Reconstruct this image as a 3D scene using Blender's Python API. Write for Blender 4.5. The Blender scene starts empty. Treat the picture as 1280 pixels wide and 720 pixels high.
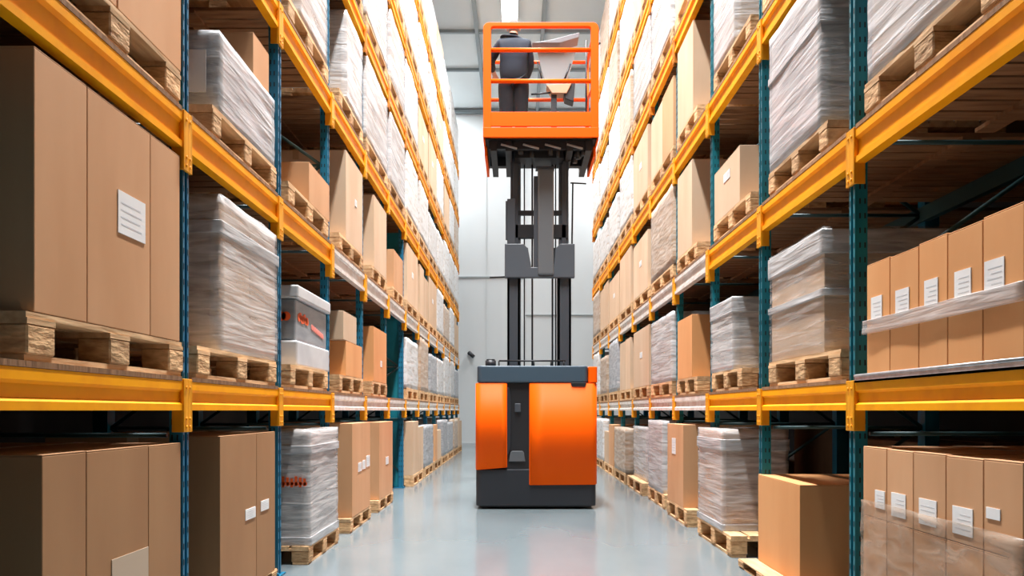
import bpy, bmesh, math, random
from mathutils import Vector, noise
random.seed(7)
C = bpy.context.scene.collection
H = 1.12                       # eye height above the floor; all heights below are given from the floor
PI = math.pi

# ------------------------------------------------------------------ materials
MATS = {}
def mat(name, col, rough=.6, metal=0., spec=.5, emit=None, estr=0., coat=0.):
    if name in MATS: return MATS[name]
    m = bpy.data.materials.new(name); m.use_nodes = True
    b = m.node_tree.nodes['Principled BSDF']
    b.inputs['Base Color'].default_value = (*col, 1); b.inputs['Roughness'].default_value = rough
    b.inputs['Metallic'].default_value = metal; b.inputs['Specular IOR Level'].default_value = spec
    b.inputs['Coat Weight'].default_value = coat
    if emit: b.inputs['Emission Color'].default_value = (*emit, 1); b.inputs['Emission Strength'].default_value = estr
    MATS[name] = m; return m

def noisy(name, c1, c2, scale=(1, 1, 1), nscale=5., rough=.6, bump=0., detail=4., lo=.35, hi=.65, metal=0., spec=.4, randomize=0., rough2=None, bscale=None):
    """two colours mixed by stretched noise, with optional bump and a small tone change for each object"""
    if name in MATS: return MATS[name]
    m = mat(name, c1, rough, metal, spec); nt = m.node_tree; N = nt.nodes; L = nt.links; b = N['Principled BSDF']
    tc = N.new('ShaderNodeTexCoord'); mp = N.new('ShaderNodeMapping'); mp.inputs['Scale'].default_value = scale
    oi = N.new('ShaderNodeObjectInfo')
    L.new(tc.outputs['Object'], mp.inputs['Vector'])
    add = N.new('ShaderNodeVectorMath'); add.operation = 'ADD'
    mul = N.new('ShaderNodeMath'); mul.operation = 'MULTIPLY'; mul.inputs[1].default_value = 37.
    L.new(oi.outputs['Random'], mul.inputs[0]); L.new(mp.outputs[0], add.inputs[0]); L.new(mul.outputs[0], add.inputs[1])
    nz = N.new('ShaderNodeTexNoise'); nz.inputs['Scale'].default_value = nscale; nz.inputs['Detail'].default_value = detail
    L.new(add.outputs[0], nz.inputs['Vector'])
    cr = N.new('ShaderNodeValToRGB'); cr.color_ramp.elements[0].position = lo; cr.color_ramp.elements[1].position = hi
    cr.color_ramp.elements[0].color = (*c1, 1); cr.color_ramp.elements[1].color = (*c2, 1)
    L.new(nz.outputs['Fac'], cr.inputs['Fac'])
    out = cr.outputs['Color']
    if randomize:
        hs = N.new('ShaderNodeHueSaturation'); mr = N.new('ShaderNodeMapRange')
        mr.inputs['To Min'].default_value = 1 - randomize; mr.inputs['To Max'].default_value = 1 + randomize
        L.new(oi.outputs['Random'], mr.inputs['Value']); L.new(mr.outputs[0], hs.inputs['Value']); L.new(out, hs.inputs['Color']); out = hs.outputs['Color']
    L.new(out, b.inputs['Base Color'])
    if rough2 is not None:
        mr2 = N.new('ShaderNodeMapRange'); mr2.inputs['To Min'].default_value = rough; mr2.inputs['To Max'].default_value = rough2
        L.new(nz.outputs['Fac'], mr2.inputs['Value']); L.new(mr2.outputs[0], b.inputs['Roughness'])
    if bump:
        bp = N.new('ShaderNodeBump'); bp.inputs['Strength'].default_value = bump; bp.inputs['Distance'].default_value = .02
        L.new(nz.outputs['Fac'], bp.inputs['Height']); L.new(bp.outputs[0], b.inputs['Normal'])
    return m

CARD = noisy('cardboard', (.55, .285, .135), (.62, .34, .175), (1, 1, .25), 3., .72, .05, randomize=.10)
CARD_SHADE = noisy('shaded cardboard', (.33, .165, .072), (.38, .20, .09), (1, 1, .25), 3., .72, .05, randomize=.06)  # same cardboard darkened for the shade at floor level, left near bays
CARD_P = noisy('pale cardboard', (.60, .41, .265), (.66, .48, .33), (1, 1, .3), 3., .7, .05, randomize=.08)
CARD_O = noisy('orange brown cardboard', (.66, .30, .11), (.72, .35, .14), (1, 1, .3), 3., .7, .05, randomize=.05)
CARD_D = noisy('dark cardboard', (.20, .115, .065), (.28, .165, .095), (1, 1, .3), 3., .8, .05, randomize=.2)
TAPE = mat('parcel tape', (.50, .33, .20), .3)
LABEL = noisy('paper label', (.78, .78, .78), (.86, .86, .85), (1, 1, 1), 4., .5)
INK = mat('grey print', (.60, .61, .63), .6)
WOOD = noisy('pallet timber', (.50, .29, .14), (.76, .50, .27), (6, 1, 6), 4., .8, .4, 6, .3, .7, randomize=.22)
WOODB = noisy('pallet block timber', (.40, .21, .09), (.74, .47, .24), (3, 3, 8), 5., .85, .6, 8, .3, .7, randomize=.25)
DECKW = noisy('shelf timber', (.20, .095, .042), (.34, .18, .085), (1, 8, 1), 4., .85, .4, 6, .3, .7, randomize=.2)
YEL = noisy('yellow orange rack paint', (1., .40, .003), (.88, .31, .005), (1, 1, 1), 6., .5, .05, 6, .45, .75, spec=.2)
PALEB = noisy('overexposed pale beam', (.66, .58, .52), (.80, .76, .72), (2, 2, 2), 5., .35, .1, 6, .4, .6)  # washed-out look of far beams in bright light, put into the colour
YEL_DIM = noisy('orange rack paint darkened against glare', (.62, .20, .010), (.46, .17, .03), (2, 2, 2), 5., .55, .1, 6, .4, .7, spec=.2)  # same rack paint darkened to offset the strong light on upper beams
YELC = mat('yellow connector paint', (.90, .37, .005), .45)
GALV = noisy('galvanised steel', (.42, .43, .45), (.60, .61, .63), (2, 2, 2), 8., .35, .1, metal=.6)
BLUE = noisy('blue upright paint', (.008, .13, .24), (.015, .18, .30), (2, 2, 1), 4., .4)
TEAL = noisy('teal upright paint', (.006, .15, .20), (.012, .20, .255), (2, 2, 1), 4., .4)
DARK = mat('dark hole', (.01, .02, .025), .8)
ORANGE = mat('orange truck paint', (1., .118, .001), .5, spec=.12)
SLATE = mat('slate grey cover', (.050, .085, .120), .42)
CHAR = mat('charcoal plastic', (.018, .021, .027), .45)
STEELD = mat('dark mast steel', (.060, .070, .085), .45, .1)
CYL = mat('grey cylinder', (.19, .21, .23), .35, .4)
BLACK = mat('black steel', (.012, .012, .014), .5)
NAVY = noisy('navy cloth', (.004, .009, .021), (.007, .014, .030), (1, 1, 1), 20., .85, .1)
NAVY2 = noisy('dark navy cloth', (.004, .006, .012), (.006, .009, .017), (1, 1, 1), 20., .85, .1)
SKIN = mat('skin', (.55, .32, .22), .5)
HAIR = mat('greying hair', (.22, .20, .19), .8)
WHITEP = mat('white plastic', (.30, .32, .33), .4)
TANP = mat('tan board', (.55, .36, .22), .6)
REDP = mat('orange print', (.90, .12, .02), .5)
REDP2 = mat('pink red print', (.85, .25, .20), .5)
GREYBIN = noisy('grey plastic', (.24, .25, .27), (.33, .34, .35), (1, 1, 4), 4., .35, .1)
LIDBIN = noisy('light grey plastic', (.55, .55, .56), (.66, .66, .66), (1, 1, 1), 4., .35, .05)
GREYBOX = noisy('grey board', (.42, .42, .42), (.50, .50, .50), (1, 1, 1), 4., .6)
BRACE = mat('green grey brace', (.03, .09, .10), .5)

def film_mat(name, base, dens_lo, dens_hi, streak=(1, .5, 7), ns=3.5, tint=(.9, .9, .9)):
    """stretch film: a clear sheet with whitish stretched folds"""
    m = bpy.data.materials.new(name); m.use_nodes = True; nt = m.node_tree; N = nt.nodes; L = nt.links
    b = N['Principled BSDF']; b.inputs['Base Color'].default_value = (*base, 1); b.inputs['Roughness'].default_value = .22
    tr = N.new('ShaderNodeBsdfTransparent'); tr.inputs['Color'].default_value = (*tint, 1)
    mix = N.new('ShaderNodeMixShader'); out = N['Material Output']
    tc = N.new('ShaderNodeTexCoord'); mp = N.new('ShaderNodeMapping'); mp.inputs['Scale'].default_value = streak
    mp.inputs['Rotation'].default_value = (.12, 0, 0)
    nz = N.new('ShaderNodeTexNoise'); nz.inputs['Scale'].default_value = ns; nz.inputs['Detail'].default_value = 7; nz.inputs['Distortion'].default_value = .6
    oi = N.new('ShaderNodeObjectInfo'); ad = N.new('ShaderNodeVectorMath'); ad.operation = 'ADD'
    mu = N.new('ShaderNodeMath'); mu.operation = 'MULTIPLY'; mu.inputs[1].default_value = 51.
    L.new(oi.outputs['Random'], mu.inputs[0]); L.new(tc.outputs['Object'], mp.inputs['Vector']); L.new(mp.outputs[0], ad.inputs[0]); L.new(mu.outputs[0], ad.inputs[1])
    L.new(ad.outputs[0], nz.inputs['Vector'])
    mr = N.new('ShaderNodeMapRange'); mr.inputs['From Min'].default_value = .35; mr.inputs['From Max'].default_value = .68
    mr.inputs['To Min'].default_value = dens_lo; mr.inputs['To Max'].default_value = dens_hi
    L.new(nz.outputs['Fac'], mr.inputs['Value']); L.new(mr.outputs[0], mix.inputs['Fac'])
    bp = N.new('ShaderNodeBump'); bp.inputs['Strength'].default_value = .5; bp.inputs['Distance'].default_value = .02
    L.new(nz.outputs['Fac'], bp.inputs['Height']); L.new(bp.outputs[0], b.inputs['Normal'])
    L.new(tr.outputs[0], mix.inputs[1]); L.new(b.outputs[0], mix.inputs[2]); L.new(mix.outputs[0], out.inputs['Surface'])
    return m
FILM_W = film_mat('white stretch film', (.64, .64, .65), .45, .95)
FILM_M = film_mat('hazy stretch film', (.78, .74, .72), .30, .80)
FILM_C = film_mat('clear stretch film', (.75, .72, .70), .03, .38)
FILM_D = film_mat('clear brown film', (.55, .42, .32), .10, .55, streak=(1, 1.5, 4))
FAR_W = noisy('white wrapped goods', (.44, .37, .31), (.68, .68, .68), (1, .8, 4), 5., .35, .4, 6, .28, .5, randomize=.08)
FAR_B = noisy('brown wrapped goods', (.42, .28, .18), (.62, .55, .48), (1, .8, 5), 5., .4, .4, 6, .35, .75, randomize=.1)
FAR_G = noisy('grey wrapped goods', (.24, .25, .27), (.50, .51, .53), (1, .8, 5), 5., .4, .4, 6, .3, .7, randomize=.1)

# ------------------------------------------------------------------ mesh helpers
class MB:
    def __init__(s): s.bm = bmesh.new(); s.mi = 0
    def box(s, x0, x1, y0, y1, z0, z1, mi=None):
        if mi is None: mi = s.mi
        x0, x1 = min(x0, x1), max(x0, x1); y0, y1 = min(y0, y1), max(y0, y1); z0, z1 = min(z0, z1), max(z0, z1)
        v = [s.bm.verts.new(p) for p in ((x0,y0,z0),(x1,y0,z0),(x1,y1,z0),(x0,y1,z0),(x0,y0,z1),(x1,y0,z1),(x1,y1,z1),(x0,y1,z1))]
        for f in ((0,3,2,1),(4,5,6,7),(0,1,5,4),(1,2,6,5),(2,3,7,6),(3,0,4,7)):
            fc = s.bm.faces.new([v[i] for i in f]); fc.material_index = mi
        return s
    def tube(s, p, q, r, n=12, mi=None, r2=None):
        if mi is None: mi = s.mi
        p, q = Vector(p), Vector(q); d = (q - p).normalized(); r2 = r if r2 is None else r2
        a = d.orthogonal().normalized(); b = d.cross(a)
        A = [s.bm.verts.new(p + (a*math.cos(t) + b*math.sin(t))*r) for t in [2*PI*i/n for i in range(n)]]
        B = [s.bm.verts.new(q + (a*math.cos(t) + b*math.sin(t))*r2) for t in [2*PI*i/n for i in range(n)]]
        for i in range(n):
            f = s.bm.faces.new((A[i], A[(i+1) % n], B[(i+1) % n], B[i])); f.smooth = True; f.material_index = mi
        s.bm.faces.new(A[::-1]).material_index = mi; s.bm.faces.new(B).material_index = mi
        return s
    def prism(s, pts, fn, a, b, mi=None):
        """pts: 2-D outline; fn(u, v, w) -> 3-D point; extruded from w=a to w=b"""
        if mi is None: mi = s.mi
        A = [s.bm.verts.new(fn(u, v, a)) for u, v in pts]; B = [s.bm.verts.new(fn(u, v, b)) for u, v in pts]; n = len(pts)
        for i in range(n): s.bm.faces.new((A[i], A[(i+1) % n], B[(i+1) % n], B[i])).material_index = mi
        s.bm.faces.new(A[::-1]).material_index = mi; s.bm.faces.new(B).material_index = mi
        return s
    def mesh(s, name, bevel=0., seg=2, smooth=False):
        bm = s.bm
        bmesh.ops.recalc_face_normals(bm, faces=bm.faces)
        if bevel:
            es = [e for e in bm.edges if len(e.link_faces) == 2 and e.calc_face_angle(0) > .6]
            bmesh.ops.bevel(bm, geom=es, offset=bevel, segments=seg, affect='EDGES', profile=.5, clamp_overlap=True)
        if smooth:
            for f in bm.faces: f.smooth = True
        me = bpy.data.meshes.new(name); bm.to_mesh(me); bm.free(); return me

def put(name, me, mats, parent=None, loc=(0, 0, 0), rot=(0, 0, 0)):
    if not isinstance(mats, (list, tuple)): mats = [mats]
    if len(me.materials) == 0:
        for m in mats: me.materials.append(m)
    o = bpy.data.objects.new(name, me); C.objects.link(o); o.location = loc; o.rotation_euler = rot
    if parent: o.parent = parent
    return o
def empty(name, loc, rot=(0, 0, 0)):
    o = bpy.data.objects.new(name, None); C.objects.link(o); o.location = loc; o.rotation_euler = rot; o.empty_display_size = .2; return o
LABELS = {}
def tag(o, label, cat, group=None, kind=None):
    n = len(label.split())
    if n < 4 or n > 16: print('LABEL LENGTH', n, label)
    if label in LABELS and not kind: print('DUPLICATE LABEL', label)
    LABELS[label] = 1
    o['label'] = label; o['category'] = cat
    if group: o['group'] = group
    if kind: o['kind'] = kind
    return o
def struct(o, label=None):
    o['kind'] = 'structure'
    if label: o['label'] = label
    return o
CACHE = {}
def cached(key, fn):
    if key not in CACHE: CACHE[key] = fn()
    return CACHE[key]
def copy_tree(o, parent=None):
    c = o.copy(); C.objects.link(c); c.parent = parent
    for ch in list(o.children): copy_tree(ch, c)
    return c

# ------------------------------------------------------------------ room
YW, CEIL = 22.5, 9.5 + H
def floor_mat():
    m = noisy('polished concrete', (.145, .180, .195), (.19, .230, .245), (1, .5, 1), 1.1, .10, .0, 8, .3, .7, spec=.7, rough2=.24)
    return m
struct(put('floor', MB().box(-4.45, 4.45, -4.2, YW + .2, -.2, 0).mesh('floor'), floor_mat()), 'polished grey concrete warehouse floor')
WALLM = noisy('white wall panel', (.72, .76, .775), (.77, .81, .825), (.4, 1, .15), 1.2, .6)
SIDEM = noisy('side wall panel', (.05, .045, .045), (.07, .065, .06), (.4, 1, .15), 1.2, .8)
CEILM = noisy('ceiling panel', (.80, .86, .88), (.86, .91, .92), (.6, .3, 1), 1.5, .6)
struct(put('wall_back', MB().box(-4.45, 4.45, YW, YW + .2, 0, CEIL).mesh('wall_back'), WALLM), 'white panelled end wall of the warehouse')
struct(put('wall_left', MB().box(-4.45, -4.25, -4, YW, 0, CEIL).mesh('wall_left'), SIDEM))
struct(put('wall_right', MB().box(4.25, 4.45, -4, YW, 0, CEIL).mesh('wall_right'), SIDEM))
struct(put('wall_front', MB().box(-4.45, 4.45, -4.2, -4, 0, CEIL).mesh('wall_front'), SIDEM))
struct(put('ceiling', MB().box(-4.45, 4.45, -4.2, YW + .2, CEIL, CEIL + .2).mesh('ceiling'), CEILM), 'pale grey panelled ceiling')
TRIMM = mat('ceiling joint', (.33, .39, .42), .6)
TR2 = mat('wall joint', (.45, .50, .52), .6)
n = 0
for y in (8.6, 11.0, 13.3, 15.6, 17.75, 19.75):
    n += 1; struct(put('trim_%d' % n, MB().box(-4.25, 4.25, y, y + .07, CEIL - .08, CEIL).mesh('trim'), TRIMM))
for x in (-3.2, -1.02, .62, 2.9):
    n += 1; struct(put('trim_%d' % n, MB().box(x, x + .09, -4, YW, CEIL - .12, CEIL).mesh('trim'), TRIMM))
n += 1; struct(put('trim_%d' % n, MB().box(-4.25, 4.25, YW - .12, YW, CEIL - .14, CEIL - .04).mesh('trim'), TRIMM))
for (x0, x1, z) in ((-4.25, .3, 4.2 + H), (.3, 4.25, 3.0 + H)):
    n += 1; struct(put('trim_%d' % n, MB().box(x0, x1, YW - .03, YW, z, z + .035).mesh('trim'), TR2))
for x in (-.95, .3, 1.6):
    n += 1; struct(put('trim_%d' % n, MB().box(x, x + .02, YW - .02, YW, 0, CEIL - .14).mesh('trim'), mat('faint joint', (.68, .72, .73), .6)))
struct(put('baseboard_back', MB().box(-4.25, 4.25, YW - .03, YW, 0, .10).mesh('baseboard'), mat('skirting', (.60, .64, .66), .5)))

# ------------------------------------------------------------------ lamps
LAMPM = mat('lamp diffuser', (.9, .9, .9), .5, emit=(.98, .99, 1), estr=9.)
LHOUSE = mat('lamp housing', (.6, .62, .63), .5)
def lamp(x, y, length, power, label, width=.42, size_y=None):
    r = empty('ceiling_lamp', (x, y, CEIL - .12)); tag(r, label, 'ceiling light', 'strip lamps above the aisle' if abs(x) < 1 else 'added unseen lights for the end wall')
    w = width / 2; l = length / 2
    b = MB(); b.box(-w, w, -l, l, .03, .12); b.box(-w, -w + .025, -l, l, -.02, .03); b.box(w - .025, w, -l, l, -.02, .03)
    put('housing', b.mesh('housing'), LHOUSE, r)
    put('diffuser', MB().box(-w + .03, w - .03, -l + .02, l - .02, 0, .03).mesh('diffuser'), LAMPM, r)
    ld = bpy.data.lights.new('lamp_light', 'AREA'); ld.shape = 'RECTANGLE'; ld.size = width; ld.size_y = length; ld.energy = power; ld.spread = math.radians(105 if width < 1 else 180); ld.color = (.975, .99, 1)
    lo = bpy.data.objects.new('lamp_light', ld); C.objects.link(lo); lo.parent = r; lo.location = (0, 0, -.03)
PW = 330.
names = ['strip lamp on the ceiling directly above the camera end of the aisle', 'second strip lamp along the ceiling from the camera end',
         'third strip lamp along the ceiling from the camera end', 'fourth strip lamp along the ceiling from the camera end',
         'fifth strip lamp along the ceiling from the camera end', 'bright strip lamp on the ceiling ending above the orange cage']
for i in range(6): lamp(-.15, 4.35 + i*2.34, 2.3, (PW*1.15, PW*.85, PW*.55, PW*.36, PW*.34, PW*.40)[i], names[i])
lamp(-3.2, 21.2, 1.4, 210, 'added unseen square light at far left brightening the end wall', 1.4)  # two square lights added behind the racks to brighten the end wall
lamp(3.2, 20.0, 1.4, 210, 'added unseen square light at far right brightening the end wall', 1.4)
d = empty('smoke_detector', (-2.05, 18.6, CEIL - .06)); tag(d, 'small grey round smoke detector on the ceiling beside the left rack', 'smoke detector')
put('base', MB().tube((0, 0, 0), (0, 0, .06), .10, 20).mesh('b'), TRIMM, d); put('sensor', MB().tube((0, 0, -.05), (0, 0, 0), .05, 20, r2=.09).mesh('s'), LHOUSE, d)

# ------------------------------------------------------------------ racks
BZ = [H + z for z in (0., 1.26, 2.57, 3.89, 5.21, 6.53)]
BH = [.14, .17, .17, .17, .17, .17]
RK = {'L': dict(s=-1, X=1.60, Y0=2.08, p=1.37, n=13, post=BLUE), 'R': dict(s=1, X=1.73, Y0=2.29, p=1.375, n=10, post=TEAL)}
DEPTH = 1.12
DT = .022
def deck_top(l): return BZ[l] + BH[l] + DT
def rack(side):
    R = RK[side]; s, X, Y0, p, nb = R['s'], R['X'], R['Y0'], R['p'], R['n']
    root = empty('pallet_rack', (s*X, Y0, 0))
    tag(root, 'tall pallet rack of orange beams on %s uprights along the %s of the aisle' % (('blue', 'left') if side == 'L' else ('teal', 'right')), 'rack', 'pallet racks')
    # local: u toward the aisle -> x = -s*u
    ux = lambda u: -s*u
    TOP = H + 7.1
    def post_mesh():
        b = MB()
        b.box(ux(-.065), ux(-.012), -.03, .03, 0, TOP)
        b.box(ux(-.014), ux(0), -.03, -.012, 0, TOP); b.box(ux(-.014), ux(0), .012, .03, 0, TOP)
        z = .15
        while z < 5.5:
            for yy in (-.025, .017): b.box(ux(-.001), ux(.0012), yy, yy + .008, z, z + .028, 1)
            for uu in (-.022, -.048): b.box(ux(uu), ux(uu - .008), -.0312, -.0299, z, z + .028, 1)
            z += .075
        return b.mesh('upright')
    pm = post_mesh()
    br = MB(); z = .25; up = True
    while z < TOP - 1.0:
        a, c = (ux(-.09), ux(-DEPTH - .02)) if up else (ux(-DEPTH - .02), ux(-.09))
        br.tube((a, 0, z), (c, 0, z + .75), .014, 6); z += .75; up = not up
        br.tube((ux(-.09), 0, z), (ux(-DEPTH - .02), 0, z), .012, 6)
    br = br.mesh('brace')
    bp = MB().box(ux(-.13), ux(.02), -.07, .07, 0, .012); bp.tube((ux(.008), -.055, .01), (ux(.008), -.055, .03), .008, 6); bp = bp.mesh('base_plate')
    for k in range(nb + 1):
        o = put('upright', pm, [R['post'], DARK], root, (s*(.03 if k >= 3 else .0), k*p, 0)); put('base_plate', bp, R['post'], o)
        put('brace', br, BRACE, root, (0, k*p, 0))
        put('rear_upright', cached('rearpost', lambda: MB().box(-.05, .05, -.045, .045, 0, TOP).mesh('rear_upright')), R['post'], root, (ux(-DEPTH - .07), k*p, 0))
    for l in range(6):
        h = BH[l]; L_ = p - .06
        prof = [(-.05, 0), (.004, 0), (.004, .030), (-.012, .042), (-.012, h - .052), (.004, h - .040), (.004, h), (-.05, h)]
        for k in range(nb):
            pale = (l == 0 and k >= (3 if side == 'L' else 3)) or (l == 1 and k >= 3)
            key = (side, 'beam', h, pale)
            me = cached(key, lambda: MB().prism(prof, lambda u, v, w: (ux(u), w, v), .0, L_).mesh('beam'))
            o = put('beam', me, PALEB if pale else (YEL_DIM if l >= 3 or (l == 2 and k > 3) else YEL), root, (0, k*p + .03, BZ[l]))
            if pale: o['label'] = 'pale beam with overexposure painted in'
            def conn():
                b = MB(); b.box(ux(-.004), ux(.012), -.03, .014, -.105, h + .012)
                b.box(ux(-.05), ux(.012), .002, .008, -.105, h + .012)
                for zz in (-.08, -.04, h - .03): b.tube((ux(.012), -.012, zz), (ux(.018), -.012, zz), .008, 8)
                return b.mesh('connector', .0015, 1)
            cm = cached((side, 'conn', h), conn)
            cmt = YEL_DIM if l >= 3 else YELC
            if l >= 3: cm = cached((side, 'conn_dim', h), conn)
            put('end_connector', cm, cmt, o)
            c2 = put('end_connector', cm, cmt, o, (0, L_, 0)); c2.scale = (1, -1, 1)
            if k < 5 and l < 5:
                put('rear_beam', cached((side, 'rb', h), lambda: MB().box(ux(0), ux(-.05), 0, p, h*.4, h).mesh('rear_beam')), BRACE, root, (ux(-DEPTH), k*p, BZ[l]))
    if side == 'L':
        put('end_plate', MB().box(ux(-.06), ux(-.34), -.015, .015, .02, BZ[2]).mesh('end_plate', .003), TEAL, root, (0, 6*p + .02, 0))
    if side == 'R':
        rail = MB().box(ux(-.06), ux(.012), .0, p - .10, 0, .010); rail.box(ux(.006), ux(.012), 0, p - .10, 0, .035)
        rail.tube((ux(.008), 0, .034), (ux(.008), p - .10, .034), .008, 8)
        put('edge_rail', rail.mesh('edge_rail'), GALV, root, (0, .05, BZ[0] + BH[0] + .0005))
    return root
rack('L'); rack('R')

def vis(y1, z):      # could the photograph see height z somewhere before distance y1
    return (z - H) < .585*y1
SIDE = {'L': 'left', 'R': 'right'}
ORD = ['nearest', 'second', 'third', 'fourth', 'fifth', 'sixth', 'seventh', 'eighth', 'ninth', 'tenth', 'eleventh', 'twelfth', 'last']
LV = ['floor level', 'first beam level', 'second beam level', 'third beam level', 'fourth beam level', 'fifth beam level', 'top beam level']
def where(side, k, l):
    b = ORD[k] if k < RK[side]['n'] - 1 else 'last'
    return '%s rack, %s, %s bay' % (SIDE[side], LV[l], b)

# slatted timber decks lying across the beams
for side in 'LR':
    R = RK[side]; s, X, Y0, p = R['s'], R['X'], R['Y0'], R['p']
    for k in range(R['n']):
        for l in range(6):
            dd = 2.35 if k < 5 else 1.15
            def deck():
                b = MB(); y = .06; random.seed(3)
                while y < p - .14:
                    w = .10
                    b.box(s*.055, s*dd, y, y + w, 0, DT - .001*random.random()); y += w + .018
                b.box(-s*.006, s*.05, .05, p - .05, 0.001, DT)       # long edge board
                b.box(s*.6, s*.7, .05, p - .05, -.02, 0)
                if dd > 2: b.box(s*1.15, s*1.22, .05, p - .05, -.02, 0); b.box(s*2.28, s*2.34, .05, p - .05, -.02, 0)
                return b.mesh('slatted_deck')
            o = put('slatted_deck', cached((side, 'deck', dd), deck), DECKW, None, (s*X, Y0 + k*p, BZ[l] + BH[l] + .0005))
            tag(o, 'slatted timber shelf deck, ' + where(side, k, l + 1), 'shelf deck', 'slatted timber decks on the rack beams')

# ------------------------------------------------------------------ loads
PH = .165
def pallet(side, k, l, y0, y1, ox=0., look=None, detail=True, depth=1.0, z=None, yext=.04, hs=1.):
    R = RK[side]; s, X = R['s'], R['X']
    y0 -= yext; y1 += yext; L_ = round(y1 - y0, 2)
    z = (0 if l == 0 else deck_top(l - 1)) + .001 if z is None else z
    bw = .145 if L_ > 1.0 else .11
    def top():
        b = MB(); random.seed(int(L_*100)); n = 7; w = depth/n
        for i in range(n): b.box(s*(i*w + .004), s*((i + 1)*w - .012), 0, L_, PH - .022, PH - .002*random.random())
        for yy in (0, (L_ - bw)/2, L_ - bw): b.box(s*.0, s*depth, yy, yy + bw, PH - .042, PH - .022)
        return b.mesh('top_deck')
    def block(): return MB().box(0, s*.13, 0, bw, .022, PH - .043).mesh('block', .006, 1)
    def bottom(): return MB().box(0, s*.11, 0, L_, 0, .021).mesh('bottom_board')
    where_ = where(side, k, l)
    x = s*(X + ox)
    if detail:
        r = empty('wooden_pallet', (x, y0, z))
        put('top_deck', cached((s, 'ptop', L_, depth), top), WOOD, r)
        for xi in (.0, (depth - .13)/2, depth - .13):
            for yi in (0, (L_ - bw)/2, L_ - bw):
                put('block', cached((s, 'pblk', bw), block), WOODB, r, (s*xi, yi, 0))
            put('bottom_board', cached((s, 'pbot', L_), bottom), WOOD, r, (s*(xi + .01), 0, 0))
    else:
        def whole():
            b = MB(); b.box(0, s*depth, 0, L_, PH - .04, PH, 0)
            for xi in (0, (depth - .13)/2, depth - .13):
                b.box(s*xi, s*(xi + .11), 0, L_, 0, .021, 0)
                for yi in (0, (L_ - bw)/2, L_ - bw): b.box(s*xi, s*(xi + .13), yi, yi + bw, .021, PH - .04, 1)
            return b.mesh('wooden_pallet')
        r = put('wooden_pallet', cached((s, 'pwhole', L_, depth), whole), [WOOD, WOODB], None, (x, y0, z))
    if hs != 1.: r.scale.z = hs
    tag(r, (look or 'wooden block pallet') + ', ' + where_, 'pallet', 'wooden pallets in the racks')
    return z + PH

def carton_mesh(s, L_, D, Z, horiz=False):
    """corrugated box; local origin at the near aisle-side bottom corner, folds and flap gap modelled on the lid and the side"""
    def f():
        b = MB(); g = .0035
        b.box(0, s*D, 0, L_, 0, Z - .006)
        b.box(0, s*(D/2 - g), 0, L_, Z - .006, Z)          # two lid flaps meeting at a gap
        b.box(s*(D/2 + g), s*D, 0, L_, Z - .006, Z)
        return b.mesh('carton', .004, 2)
    return cached(('carton', s, round(L_, 3), round(D, 3), round(Z, 3)), f)
def carton(side, y0, y1, z0, z1, label=None, m=CARD, ox=0., D=.95, parent=None, tape=True, group=None, name='carton', labels=(), dx=0.):
    """labels: (y0,y1,z0,z1) white stickers on the aisle face, in fractions of the face"""
    R = RK[side]; s, X = R['s'], R['X']
    L_, Z = y1 - y0, z1 - z0
    me = carton_mesh(s, L_, D, Z)
    if len(me.materials) and me.materials[0] != m:
        me = cached(('cartoncopy', s, round(L_, 3), round(D, 3), round(Z, 3), m.name), lambda: me.copy()); me.materials[0] = m
    loc = (s*(X + .004 + ox + dx), y0, z0)
    if parent: loc = tuple(Vector(loc) - parent.location)
    o = put(name, me, m, parent, loc)
    if tape:
        def tp():
            b = MB(); c = s*D/2
            b.box(c - .03, c + .03, -.0015, L_ + .0015, Z, Z + .0015); b.box(c - .03, c + .03, -.0015, 0, Z - .09, Z + .0015)
            return b.mesh('tape')
        put('tape', cached(('tape', s, round(L_, 3), round(D, 3), round(Z, 3)), tp), TAPE, o)
    for (a, b_, c, d_) in labels: sticker(o, s, a*L_, b_*L_, c*Z, d_*Z)
    if label: tag(o, label, 'box', group)
    return o
def sticker(o, s, ya, yb, za, zb, m=None, lines=True, name='shipping_label', x=0.):
    b = MB(); b.box(-s*.0035 - s*x, -s*.0003 - s*x, ya, yb, za, zb, 0)
    if lines and (zb - za) > .05:
        h = zb - za; w = yb - ya; random.seed(int(ya*1000 + za*777))
        for i in range(4):
            zz = za + h*(.2 + .17*i); e = w*(.1 + .3*random.random())
            b.box(-s*.004 - s*x, -s*.0036 - s*x, ya + w*.1, yb - e, zz, zz + h*.035, 1)
    q = put(name, b.mesh(name), [m or LABEL, INK], o); q['label'] = 'white paper label' if m is None else 'orange printed mark'
    return q

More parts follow.
